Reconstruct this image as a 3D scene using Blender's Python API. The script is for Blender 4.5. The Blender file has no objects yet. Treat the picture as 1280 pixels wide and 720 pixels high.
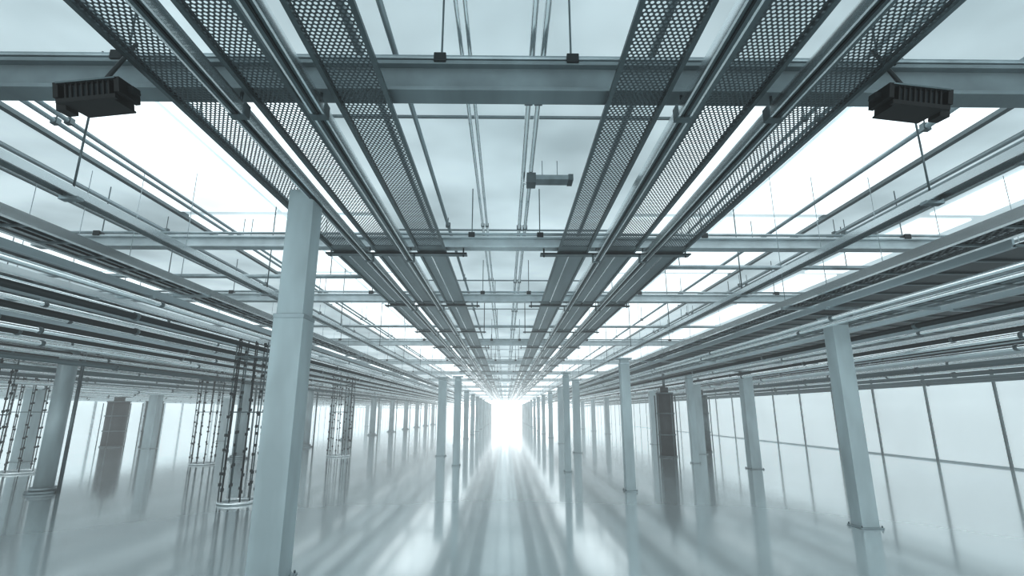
import bpy, math, random
from mathutils import Vector, Matrix
random.seed(7)
H=1.6
L=140.0
sc=bpy.context.scene
sc.view_settings.view_transform='Standard'
try: sc.view_settings.look='High Contrast'
except Exception as e: print('look',e)

# ---------------------------------------------------------------- materials
def nmat(name):
    m=bpy.data.materials.new(name); m.use_nodes=True
    nt=m.node_tree; b=nt.nodes['Principled BSDF']
    return m,nt,b
def metal(name,col,rough=.4,met=.7,var=.25,scale=3.0,stretch=(1,.1,1),glow=0):
    m,nt,b=nmat(name)
    tc=nt.nodes.new('ShaderNodeNewGeometry')
    mp=nt.nodes.new('ShaderNodeMapping'); mp.inputs['Scale'].default_value=stretch
    nz=nt.nodes.new('ShaderNodeTexNoise'); nz.inputs['Scale'].default_value=scale; nz.inputs['Detail'].default_value=3
    rp=nt.nodes.new('ShaderNodeValToRGB')
    rp.color_ramp.elements[0].position=.3; rp.color_ramp.elements[1].position=.7
    rp.color_ramp.elements[0].color=tuple(c*(1-var) for c in col)+(1,)
    rp.color_ramp.elements[1].color=tuple(min(1,c*(1+var)) for c in col)+(1,)
    nt.links.new(tc.outputs['Position'],mp.inputs['Vector'])
    nt.links.new(mp.outputs['Vector'],nz.inputs['Vector'])
    nt.links.new(nz.outputs['Fac'],rp.inputs['Fac'])
    nt.links.new(rp.outputs['Color'],b.inputs['Base Color'])
    b.inputs['Metallic'].default_value=met; b.inputs['Roughness'].default_value=rough
    if glow:
        nt.links.new(rp.outputs['Color'],b.inputs['Emission Color']); b.inputs['Emission Strength'].default_value=glow
        m.cycles.emission_sampling='NONE'
    return m
def emis(name,col,s,var=0,scale=.3,mis=False):
    m,nt,b=nmat(name)
    b.inputs['Base Color'].default_value=tuple(c*.6 for c in col)+(1,)
    b.inputs['Emission Color'].default_value=col+(1,)
    b.inputs['Emission Strength'].default_value=s
    b.inputs['Roughness'].default_value=.6
    if var:
        g=nt.nodes.new('ShaderNodeNewGeometry')
        nz=nt.nodes.new('ShaderNodeTexNoise'); nz.inputs['Scale'].default_value=scale; nz.inputs['Detail'].default_value=3
        mr=nt.nodes.new('ShaderNodeMapRange'); mr.inputs['From Min'].default_value=.3; mr.inputs['From Max'].default_value=.7
        mr.inputs['To Min'].default_value=s*(1-var); mr.inputs['To Max'].default_value=s*(1+var)
        nt.links.new(g.outputs['Position'],nz.inputs['Vector']); nt.links.new(nz.outputs['Fac'],mr.inputs['Value'])
        nt.links.new(mr.outputs[0],b.inputs['Emission Strength'])
    if not mis: m.cycles.emission_sampling='NONE'
    return m
def math_n(nt,op,a,b=None):
    n=nt.nodes.new('ShaderNodeMath'); n.operation=op
    for i,v in enumerate((a,b)):
        if v is None: continue
        if isinstance(v,(int,float)): n.inputs[i].default_value=v
        else: nt.links.new(v,n.inputs[i])
    return n.outputs[0]
def perf(name,col,pitch,rad,rough=.45):
    m,nt,b=nmat(name)
    b.inputs['Base Color'].default_value=col+(1,)
    b.inputs['Metallic'].default_value=.6; b.inputs['Roughness'].default_value=rough
    g=nt.nodes.new('ShaderNodeNewGeometry'); s=nt.nodes.new('ShaderNodeSeparateXYZ')
    nt.links.new(g.outputs['Position'],s.inputs[0])
    u=math_n(nt,'MULTIPLY',s.outputs[0],1/pitch)
    v=math_n(nt,'MULTIPLY',s.outputs[1],1/(pitch*.866))
    row=math_n(nt,'FLOOR',v); off=math_n(nt,'MULTIPLY',math_n(nt,'FLOORED_MODULO',row,2.0),.5)
    fx=math_n(nt,'SUBTRACT',math_n(nt,'FRACT',math_n(nt,'ADD',u,off)),.5)
    fy=math_n(nt,'MULTIPLY',math_n(nt,'SUBTRACT',math_n(nt,'FRACT',v),.5),.866)
    d2=math_n(nt,'ADD',math_n(nt,'MULTIPLY',fx,fx),math_n(nt,'MULTIPLY',fy,fy))
    solid=math_n(nt,'GREATER_THAN',d2,rad*rad)
    nt.links.new(solid,b.inputs['Alpha'])
    return m

M_steel=metal('galvanised_steel',(.37,.425,.445),.34,.8)
M_dark=metal('dark_steel',(.035,.042,.045),.4,.5)
M_mid=metal('mid_steel',(.16,.195,.205),.38,.75)
M_tray=metal('tray_sheet',(.25,.295,.31),.38,.6,.2)
M_bright=metal('bright_steel',(.92,.96,.975),.16,.95,.08)
M_beam=metal('painted_beam',(.24,.285,.30),.45,.2,.15)
M_beam2=metal('painted_beam_light',(.54,.60,.62),.4,.3,.15)
M_col=metal('painted_column',(.50,.575,.595),.35,.15,.2,2.0,(1,1,.3))
M_black=metal('black_housing',(.002,.003,.003),.5,.0)
M_glass=metal('lens_glass',(.03,.04,.045),.1,.5)
M_perf=perf('perforated_steel',(.125,.15,.16),.038,.32)
M_perf2=perf('perforated_steel_fine',(.06,.075,.08),.06,.3)
M_ceil=emis('ceiling_added_glow',(.69,.81,.85),.44,.32,.45)  # plain ceiling made to emit, added to brighten the hall
M_wall=metal('wall_panel_added_glow',(.79,.86,.88),.5,0,.06,.4,(1,1,1),.29)  # wall colour also emits, glow added to lift the wall brightness
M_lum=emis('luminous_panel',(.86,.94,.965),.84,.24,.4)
M_endglow=emis('end_glow',(.94,.98,1.0),4.5,0,1,True)  # added emitter for the far end, stands in for bright haze

# floor
M_floor,nt,b=nmat('epoxy_floor')
g=nt.nodes.new('ShaderNodeNewGeometry')
nz=nt.nodes.new('ShaderNodeTexNoise'); nz.inputs['Scale'].default_value=.35; nz.inputs['Detail'].default_value=4
nt.links.new(g.outputs['Position'],nz.inputs['Vector'])
rp=nt.nodes.new('ShaderNodeValToRGB'); rp.color_ramp.elements[0].position=.3; rp.color_ramp.elements[1].position=.7
rp.color_ramp.elements[0].color=(.66,.745,.765,1); rp.color_ramp.elements[1].color=(.76,.835,.85,1)
nt.links.new(nz.outputs['Fac'],rp.inputs['Fac']); nt.links.new(rp.outputs['Color'],b.inputs['Base Color'])
nz2=nt.nodes.new('ShaderNodeTexNoise'); nz2.inputs['Scale'].default_value=.5; nz2.inputs['Detail'].default_value=2
nt.links.new(g.outputs['Position'],nz2.inputs['Vector'])
mr=nt.nodes.new('ShaderNodeMapRange'); mr.inputs['To Min'].default_value=.07; mr.inputs['To Max'].default_value=.17
nt.links.new(nz2.outputs['Fac'],mr.inputs['Value']); nt.links.new(mr.outputs[0],b.inputs['Roughness'])
b.inputs['IOR'].default_value=2.0
b.inputs['Coat Weight'].default_value=1.0; b.inputs['Coat Roughness'].default_value=.09; b.inputs['Coat IOR'].default_value=1.75

# ---------------------------------------------------------------- mesh builder
class MB:
    def __init__(s): s.v=[];s.f=[];s.m=[];s.mats=[];s.sm=[]
    def mi(s,m):
        if m not in s.mats: s.mats.append(m)
        return s.mats.index(m)
    def quad(s,pts,m):
        k=len(s.v); s.v+=[tuple(p) for p in pts]; s.f.append(tuple(range(k,k+len(pts)))); s.m.append(s.mi(m)); s.sm.append(False)
    def box(s,x0,x1,y0,y1,z0,z1,m,R=None,c=None):
        P=[(x0,y0,z0),(x1,y0,z0),(x1,y1,z0),(x0,y1,z0),(x0,y0,z1),(x1,y0,z1),(x1,y1,z1),(x0,y1,z1)]
        if R is not None:
            P=[tuple(R@(Vector(p)-c)+c) for p in P]
        k=len(s.v); s.v+=P; i=s.mi(m)
        for q in ((0,3,2,1),(4,5,6,7),(0,1,5,4),(1,2,6,5),(2,3,7,6),(3,0,4,7)):
            s.f.append(tuple(k+a for a in q)); s.m.append(i); s.sm.append(False)
    def cyl(s,p0,p1,r,m,n=8,r1=None):
        p0=Vector(p0);p1=Vector(p1); r1=r if r1 is None else r1
        d=(p1-p0).normalized(); a=d.orthogonal().normalized(); bb=d.cross(a); k=len(s.v); i=s.mi(m)
        for p,rr in((p0,r),(p1,r1)):
            for j in range(n):
                t=2*math.pi*j/n; s.v.append(tuple(p+(a*math.cos(t)+bb*math.sin(t))*rr))
        for j in range(n):
            s.f.append((k+j,k+(j+1)%n,k+n+(j+1)%n,k+n+j)); s.m.append(i); s.sm.append(True)
        s.f.append(tuple(k+j for j in range(n))[::-1]); s.m.append(i); s.sm.append(False)
        s.f.append(tuple(k+n+j for j in range(n))); s.m.append(i); s.sm.append(False)
    def torus(s,c,R,r,m,n=24,k2=6):
        k=len(s.v);i=s.mi(m)
        for a in range(n):
            t=2*math.pi*a/n
            for bq in range(k2):
                u=2*math.pi*bq/k2
                s.v.append((c[0]+(R+r*math.cos(u))*math.cos(t),c[1]+(R+r*math.cos(u))*math.sin(t),c[2]+r*math.sin(u)))
        for a in range(n):
            for bq in range(k2):
                s.f.append((k+a*k2+bq,k+((a+1)%n)*k2+bq,k+((a+1)%n)*k2+(bq+1)%k2,k+a*k2+(bq+1)%k2)); s.m.append(i); s.sm.append(True)
    def make(s,name,bevel=0):
        me=bpy.data.meshes.new(name); me.from_pydata(s.v,[],s.f)
        for m in s.mats: me.materials.append(m)
        me.polygons.foreach_set('material_index',s.m); me.polygons.foreach_set('use_smooth',s.sm)
        me.update()
        o=bpy.data.objects.new(name,me); sc.collection.objects.link(o)
        if bevel:
            bv=o.modifiers.new('bevel','BEVEL'); bv.width=bevel; bv.segments=2; bv.limit_method='ANGLE'
        return o

CZ=H+3.6      # ceiling
XL,XR=-30.0,14.6
BAY=4.1
beamsY=[3.68+BAY*i for i in (0,1,2,4,6,8,10,13,16,20,24,28)]
hangY=[3.68+BAY*i for i in range(0,33)]

# ---------------------------------------------------------------- room shell
m=MB(); m.box(XL-.2,XR+.2,-6,L+.2,-.2,0,M_floor); m.make('floor')
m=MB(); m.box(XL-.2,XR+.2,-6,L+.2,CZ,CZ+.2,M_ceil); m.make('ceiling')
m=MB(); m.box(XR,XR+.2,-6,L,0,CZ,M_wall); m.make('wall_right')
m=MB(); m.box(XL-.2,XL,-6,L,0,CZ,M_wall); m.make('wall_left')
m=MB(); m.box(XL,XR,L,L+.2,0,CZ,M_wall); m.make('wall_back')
m=MB()
for i in range(9):
    x=-11.6+i*2.6; m.box(x+.06,x+2.54,L-.06,L-.02,.1,4.7,M_endglow)
m.box(-11.8,11.8,L-.05,L-.001,0.0,4.8,M_wall); m.make('end_glow_panel_1')  # made-up glowing panels in place of the hazy glow, with backing
m=MB(); y=2.35
while y<L-1:
    m.box(XR-.05,XR,y-.035,y+.035,0,H+2.0,M_mid); y+=2.6
m.make('trim_1')
m=MB(); y=2.35
while y<L-1:
    m.box(XL,XL+.1,y-.06,y+.06,0,H+2.0,M_steel); y+=2.6
m.make('trim_2')
m=MB(); m.box(XR-.02,XR,-6,L,0,.05,M_beam2); m.make('baseboard_right')

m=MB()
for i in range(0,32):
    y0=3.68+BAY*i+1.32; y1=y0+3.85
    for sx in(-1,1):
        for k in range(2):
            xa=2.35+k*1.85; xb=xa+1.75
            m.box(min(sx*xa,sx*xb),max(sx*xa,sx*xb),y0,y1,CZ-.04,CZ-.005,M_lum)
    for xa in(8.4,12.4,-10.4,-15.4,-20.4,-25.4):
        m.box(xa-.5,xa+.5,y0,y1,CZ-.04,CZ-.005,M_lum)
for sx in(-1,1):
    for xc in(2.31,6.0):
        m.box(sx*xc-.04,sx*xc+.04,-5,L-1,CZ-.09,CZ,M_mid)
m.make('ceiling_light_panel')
m=MB()
for i in range(-1,33):
    y=3.68+BAY*i+2.05
    m.box(-2.2,2.2,y-.015,y+.015,CZ-.03,CZ,M_beam)
for x in(-1.5,1.5,-7.6,7.6,-13,11):
    m.box(x-.03,x+.03,-5,L,CZ-.05,CZ,M_beam)
m.make('trim_3')

# ---------------------------------------------------------------- transverse beams
for i,y in enumerate(beamsY):
    m=MB(); zb=H+2.55; zt=H+2.83 if i==0 else H+2.74
    mb=M_beam if i==0 else M_beam2
    xa,xb=(-7.5,7.5) if i<2 else (-16,XR-.02)
    m.box(xa,xb,y,y+.2,zb,zb+.035,mb); m.box(xa,xb,y,y+.2,zt-.035,zt,mb)
    m.box(xa,xb,y+.06,y+.14,zb+.03,zt-.03,mb)
    m.cyl((xa,y+.03,zt+.04),(xb,y+.03,zt+.04),.025,M_steel)
    for x in (-6.5,-3.2,0.55,-.55,3.2,6.5):
        m.cyl((x,y+.1,zt),(x,y+.1,CZ),.010,M_mid,6)
        m.box(x-.05,x+.05,y-.02,y+.1,zt-.02,zt+.06,M_dark)
    m.make('ceiling_beam',0.006 if i<3 else 0)

# ---------------------------------------------------------------- overhead perforated trays
ZT=H+2.5
strips=[(-2.71,-2.31),(-2.05,-1.70),(-1.38,-.96),(.84,1.29),(1.61,2.04),(2.39,2.81)]
for a,b2 in strips:
    m=MB()
    ys=8.0
    m.quad([(a,-2,ZT-.01),(b2,-2,ZT-.01),(b2,ys,ZT-.01),(a,ys,ZT-.01)],M_perf)
    m.box(a,b2,ys,L-2,ZT-.015,ZT-.005,M_tray)
    c=(a+b2)/2
    m.box(c-.05,c-.03,ys,L-2,ZT-.03,ZT-.015,M_bright)
    for x,sg in((a,1),(b2,-1)):
        m.box(min(x,x+sg*.012),max(x,x+sg*.012),-2,L-2,ZT-.01,ZT+.03,M_dark)
        m.box(x-.018,x+.018,-2,L-2,ZT-.04,ZT-.01,M_mid)
    y=7.8-.3
    while y<L-5:
        m.box(a,b2,y,y+.5,ZT-.03,ZT-.0155,M_mid)
        y+=BAY
    m.make('cable_tray')
for x in(-1.52,-2.17,1.45,2.2):
    m=MB(); z=H+2.34
    m.box(x-.05,x+.05,-2,L-2,z,z+.01,M_mid)
    m.box(x-.055,x-.038,-2,L-2,z-.01,z+.09,M_bright)
    m.box(x+.038,x+.055,-2,L-2,z-.01,z+.09,M_bright)
    m.box(x-.008,x+.008,-2,L-2,z-.012,z,M_dark)
    for yy in hangY:
        m.box(x-.065,x+.065,yy+.02,yy+.1,z-.016,z+.1,M_mid)
        m.cyl((x,yy+.06,z+.09),(x,yy+.06,H+2.55),.012,M_mid,6)
    m.make('busway_rail')
for y in hangY[1:]:
    for xa,xb in((-2.85,-.62),(.55,2.95)):
        m=MB(); zz=H+2.45
        m.box(xa,xb,y-.02,y+.14,zz-.015,zz,M_mid)
        m.box(xa,xb,y-.02,y-.01,zz-.015,zz+.005,M_mid)
        for x in(xa+.06,xb-.06): m.cyl((x,y+.07,zz-.04),(x,y+.07,CZ if y not in beamsY else H+2.56),.012,M_dark,6)
        m.make('trapeze_hanger')

# ---------------------------------------------------------------- ceiling conduits along the hall
def run(name,xs,z,r,mat,y0=-3,y1=L-2):
    m=MB()
    for x in xs:
        m.cyl((x,y0,z),(x,y1,z),r,mat,8)
        y=1.0
        while y<60:
            m.box(x-r*1.4,x+r*1.4,y-.03,y+.03,z-r*1.3,z+r*1.5,M_mid)
            m.cyl((x,y,z),(x,y,CZ),.007,M_mid,5); y+=BAY
    return m.make(name)
run('ceiling_conduit',[-.44,-.36],H+3.45,.022,M_bright)
run('ceiling_conduit',[.25,.36],H+3.4,.032,M_bright)
run('ceiling_conduit',[-1.1],H+3.45,.03,M_steel)
run('ceiling_conduit',[3.35,3.5],H+3.2,.022,M_steel)
run('ceiling_conduit',[-3.4],H+3.2,.022,M_steel)
run('ceiling_conduit',[4.7],H+3.1,.03,M_steel)
run('ceiling_conduit',[-4.8,-4.95],H+3.1,.025,M_steel)
run('ceiling_conduit',[6.3,6.5,-6.4],H+3.3,.035,M_steel)
for y,xa,xb,z in((5.7,6.2,14,3.0),(6.1,-14,-6.6,2.9),(9.6,2.9,14,2.75),(10.2,-14,-2.9,2.7),(14,-14,14,3.0),(18,-14,14,2.95)):
    m=MB(); m.cyl((xa,y,H+z),(xb,y,H+z),.045,M_steel)
    x=xa+.5
    while x<xb: m.cyl((x,y,H+z),(x,y,CZ),.009,M_mid,6); x+=3.3
    m.make('cross_pipe')

m=MB(); x0,x1,y,z=.33,.95,6.9,H+3.26
m.box(x0,x1,y-.1,y+.1,z,z+.07,M_steel); m.box(x0-.03,x0+.10,y-.11,y+.11,z-.05,z+.10,M_mid)
m.box(x1-.05,x1+.02,y-.11,y+.11,z-.01,z+.08,M_mid); m.cyl((x0-.08,y,z-.02),(x0,y,z-.02),.022,M_bright)
m.cyl((x0+.2,y,z+.07),(x0+.2,y,CZ),.006,M_steel,6); m.cyl((x1-.2,y,z+.07),(x1-.2,y,CZ),.006,M_steel,6)
m.make('light_fixture')

# ---------------------------------------------------------------- hanging floodlights
def flood(cx,cy,cz,s,lean):
    K=.80
    m=MB(); c=Vector((cx,cy,cz)); R=Matrix.Rotation(math.radians(7*s),3,'Y')@Matrix.Rotation(math.radians(8),3,'X')
    def B(x0,x1,y0,y1,z0,z1,mat): m.box(cx+x0*K,cx+x1*K,cy+y0*K,cy+y1*K,cz+z0*K,cz+z1*K,mat,R=R,c=c)
    B(-.20,.20,-.12,.14,-.07,.07,M_black)
    for k in range(9):
        x=-.19+k*.0475; B(x-.008,x+.008,-.15,.17,-.085,.10,M_black)
    B(-.26,.26,-.17,-.13,-.11,-.07,M_black); B(-.26,.26,-.17,.18,.075,.09,M_mid)
    B(-.29,-.245,-.16,.12,-.05,.09,M_black); B(.245,.29,-.16,.12,-.05,.09,M_black)
    B(-.17,.17,-.135,-.12,-.06,.06,M_glass)
    B(-.22,.22,-.16,.16,-.105,-.09,M_black)
    B(min(s*.24,s*.33),max(s*.24,s*.33),-.08,.06,-.13,-.03,M_black)
    B(-.34,-.29,-.05,.05,.0,.05,M_dark); B(.29,.34,-.05,.05,.0,.05,M_dark)
    m.box(cx-.025,cx+.025,cy-.025,cy+.025,cz+.05,cz+.15,M_dark)
    m.cyl((cx,cy,cz+.12),(cx+lean,cy+.16,H+2.86),.016,M_dark)
    m.make('hanging_floodlight')
flood(-3.02,3.4,H+2.27,-1,.06)
flood(3.04,3.4,H+2.27,1,-.06)

# ---------------------------------------------------------------- columns
def column(x,y,w,kind=0,top=CZ):
    m=MB(); h=w/2
    if kind==0:
        zs=H+1.0 if top>H+1.5 else top-.12
        m.box(x-h,x+h,y-h,y+h,0,zs,M_col); m.box(x-h*.88,x+h*.88,y-h*.88,y+h*.88,zs,top,M_col)
        m.box(x-h*1.03,x+h*1.03,y-h*1.03,y+h*1.03,zs-.03,zs+.02,M_steel)
        m.box(x-h*1.3,x+h*1.3,y-h*1.3,y+h*1.3,0,.02,M_steel)
        for a in(-1,1):
            for c in(-1,1): m.cyl((x+a*h*1.15,y+c*h*1.15,.02),(x+a*h*1.15,y+c*h*1.15,.045),.012,M_mid,6)
    else:
        m.cyl((x,y,0),(x,y,top),h,M_col,20)
        m.cyl((x,y,0),(x,y,.05),h*1.7,M_steel,24)
        m.cyl((x,y,.05),(x,y,.12),h*1.3,M_steel,24)
        m.cyl((x+h*1.9,y,0),(x+h*1.9,y,H+1.2),.035,M_mid,8)
    if top<H+1.5: m.box(x-h*1.6,x+h*1.6,y-h*1.2,y+h*1.2,top-.03,top,M_steel)
    m.make('support_column',.012 if kind==0 else 0)
column(-2.31,5.55,.32,top=H+2.45)
column(5.15,7.85,.25,top=H+1.45)
column(-9.4,11.2,.34,1,top=H+1.3)
column(2.6,11.3,.20,top=H+1.15); column(1.72,14.8,.17,top=H+1.1)
column(-1.5,16.5,.2,top=H+1.1)
column(7.2,15.5,.3,0,top=H+1.2); column(6.1,17.2,.2,top=H+1.2)
for k in range(12):
    y=20+k*6.2
    column(-2.4,y,.30,top=H+1.3); column(2.9,y+1.5,.28,top=H+1.3)
    if k<9:
        column(-9.4,y-1,.4,1,top=H+1.3); column(7.6,y+.8,.34,top=H+1.2); column(-16,y-2,.4,top=H+1.2)
column(-16,14,.4,top=H+1.2)

# ---------------------------------------------------------------- side racks
def ladder(xa,xb,z,fill,rungs=True,y0=-2,y1=L-3,hg=.09,mat=None,name='cable_ladder',cables=0):
    m=MB(); mat=mat or M_steel
    for x in(xa,xb):
        m.box(x-.012,x+.012,y0,y1,z,z+hg,mat)
        m.box(x-.028,x+.028,y0,y1,z-.01,z+.006,mat)
    if fill: m.quad([(xa,y0,z+.02),(xb,y0,z+.02),(xb,y1,z+.02),(xa,y1,z+.02)],fill)
    for c in range(cables):
        x=xa+.05+(xb-xa-.1)*(c+.5)/cables+random.uniform(-.02,.02)
        m.cyl((x,y0,z+.045),(x,y1,z+.045),random.choice((.014,.02,.026)),random.choice((M_dark,M_black,M_mid)),6)
    if rungs:
        y=max(y0,1.0)
        while y<45:
            m.box(xa,xb,y-.02,y+.02,z+.0,z+.018,M_mid); y+=.5
    y=7.3
    while y<70:
        m.cyl((xa,y,z+.02),(xa,y,CZ),.005,M_steel,5)
        m.box(xa-.06,xb+.06,y-.03,y+.03,z-.045,z-.01,M_steel)
        y+=BAY*2
    m.make(name)
def pipes(xs,z,r,mat,name='pipe_run'):
    m=MB()
    for i,x in enumerate(xs):
        m.cyl((x,-2,z),(x,L-3,z),r,mat,8)
        y=2.5+(i%2)*1.3
        while y<60:
            m.cyl((x,y-.03,z),(x,y+.03,z),r*1.35,M_mid,8)
            y+=BAY
    m.make(name)
for s in(-1,1):
    x=4.15*s
    m=MB(); z=H+2.0
    m.box(x-.05,x+.05,-2,L-3,z+.03,z+.04,M_mid)
    m.box(x-.07,x-.05,-2,L-3,z-.01,z+.07,M_bright); m.box(x+.05,x+.07,-2,L-3,z-.01,z+.07,M_bright)
    y=4.6
    while y<80:
        m.cyl((x,y,z),(x,y,CZ),.010,M_mid,6); m.box(x-.09,x+.09,y-.04,y+.04,z-.04,z-.01,M_steel); y+=BAY
    m.make('busway_rail')
# left racks
x=-4.35;i=0
while x>-13:
    w=.40
    ladder(x-w,x,H+1.66-.02*i,(None,M_dark,M_perf2)[i%3],True,mat=M_bright if i%2==0 else M_steel,cables=4)
    x-=.80; i+=1
pipes([-4.5-.75*k for k in range(0,8)],H+1.36,.03,M_bright)
pipes([-4.8-.9*k for k in range(0,10)],H+1.2,.04,M_dark)
pipes([-6-1.1*k for k in range(0,12)],H+1.02,.035,M_bright)
for k in range(10): ladder(-14.5-k*1.4,-13.7-k*1.4,H+1.3-.02*k,M_dark if k%2 else None,False,cables=3)
pipes([-8-1.9*k for k in range(0,10)],H+.88,.05,M_mid)
pipes([-12-2.1*k for k in range(0,8)],H+.72,.05,M_bright)
# right racks
ladder(4.1,4.45,H+1.5,M_perf2,True,mat=M_bright,cables=2)
ladder(4.75,5.5,H+1.5,M_dark,True,cables=3,y0=4.5)
ladder(5.65,6.3,H+1.5,None,True,cables=4,mat=M_bright)
ladder(6.6,7.4,H+1.48,M_dark,True,y0=6)
ladder(7.8,8.3,H+1.45,None,True,cables=3)
ladder(8.8,9.4,H+1.45,M_perf2,False,mat=M_bright)
pipes([4.3,4.6,5.9,6.5],H+1.2,.025,M_bright)
pipes([5.4,7.0,7.9,8.6],H+1.1,.035,M_dark)
pipes([6.8,8.0,9.3,10.2,11.0],H+.98,.04,M_bright)
pipes([8.6,10.5,12,13.2],H+.84,.05,M_mid)
ladder(10.2,10.9,H+1.35,M_dark,False); ladder(11.6,12.3,H+1.3,None,False,cables=4); ladder(13.0,13.7,H+1.25,M_dark,False)

# ---------------------------------------------------------------- cable drops
def drop(x,y,R,top=H+1.3,n=11):
    m=MB()
    for j in range(n):
        t=2*math.pi*j/n+.2; px=x+R*math.cos(t); py=y+R*math.sin(t)
        m.cyl((px,py,.03),(px+random.uniform(-.04,.04),py,top),.012,M_dark if j%2 else M_mid,6)
        for q in range(9):
            zz=.25+q*.32+random.uniform(-.1,.1)
            if zz<top: m.box(px-.02,px+.02,py-.02,py+.02,zz,zz+.05,M_dark)
    m.torus((x,y,.03),R,.03,M_bright); m.torus((x,y,top-.3),R,.02,M_mid); m.torus((x,y,top*.55),R,.012,M_mid)
    m.make('cable_drop')
drop(-4.85,9.95,.30); drop(-13.1,14.8,.5); drop(-9.5,17,.35); drop(-6.2,20,.4)
drop(-10.4,10.9,.18,H+1.2,4)
def drum(x,y,r,z0,z1,mat):
    m=MB(); m.cyl((x,y,z0),(x,y,z1),r,mat,24)
    for z in(z0,z0+(z1-z0)*.33,z0+(z1-z0)*.66,z1-.05): m.cyl((x,y,z),(x,y,z+.05),r*1.08,M_mid,24)
    m.cyl((x,y,z1),(x,y,z1+.2),r*.5,M_dark,12); m.cyl((x,y,z1+.2),(x,y,H+1.4),.05,M_mid,8)
    for j in range(5):
        t=j*1.25; m.cyl((x+r*1.3*math.cos(t),y+r*1.3*math.sin(t),0),(x+r*1.3*math.cos(t),y+r*1.3*math.sin(t),z1-.1),.02,M_mid,5)
    m.make('riser_tank')
drum(5.98,19.6,.3,0,2.3,M_dark); drum(8.2,22,.3,0,2.3,M_mid); drum(-18.6,25.5,.45,0,2.1,M_dark); drum(-16.9,25.5,.35,0,2.1,M_mid)

# ---------------------------------------------------------------- light and slightly hazy air
w=bpy.data.worlds.new('World'); sc.world=w; w.use_nodes=True; nt=w.node_tree
bg=nt.nodes['Background']; bg.inputs[0].default_value=(.82,.92,.95,1); bg.inputs[1].default_value=1.1
SIG=.004
ab=nt.nodes.new('ShaderNodeVolumeAbsorption'); em=nt.nodes.new('ShaderNodeEmission'); ad=nt.nodes.new('ShaderNodeAddShader')
ab.inputs['Color'].default_value=(0,0,0,1); ab.inputs['Density'].default_value=SIG
em.inputs['Color'].default_value=(.86,.95,.975,1); em.inputs['Strength'].default_value=SIG*1.25
nt.links.new(ab.outputs[0],ad.inputs[0]); nt.links.new(em.outputs[0],ad.inputs[1])
nt.links.new(ad.outputs[0],nt.nodes['World Output'].inputs['Volume'])

cam=bpy.data.cameras.new('camera'); co=bpy.data.objects.new('camera',cam); sc.collection.objects.link(co)
co.location=(0,0,H); co.rotation_euler=(math.radians(90+13.6),0,-.0125)
cam.lens=18; cam.sensor_width=36; cam.clip_end=500; cam.clip_start=.05
sc.camera=co
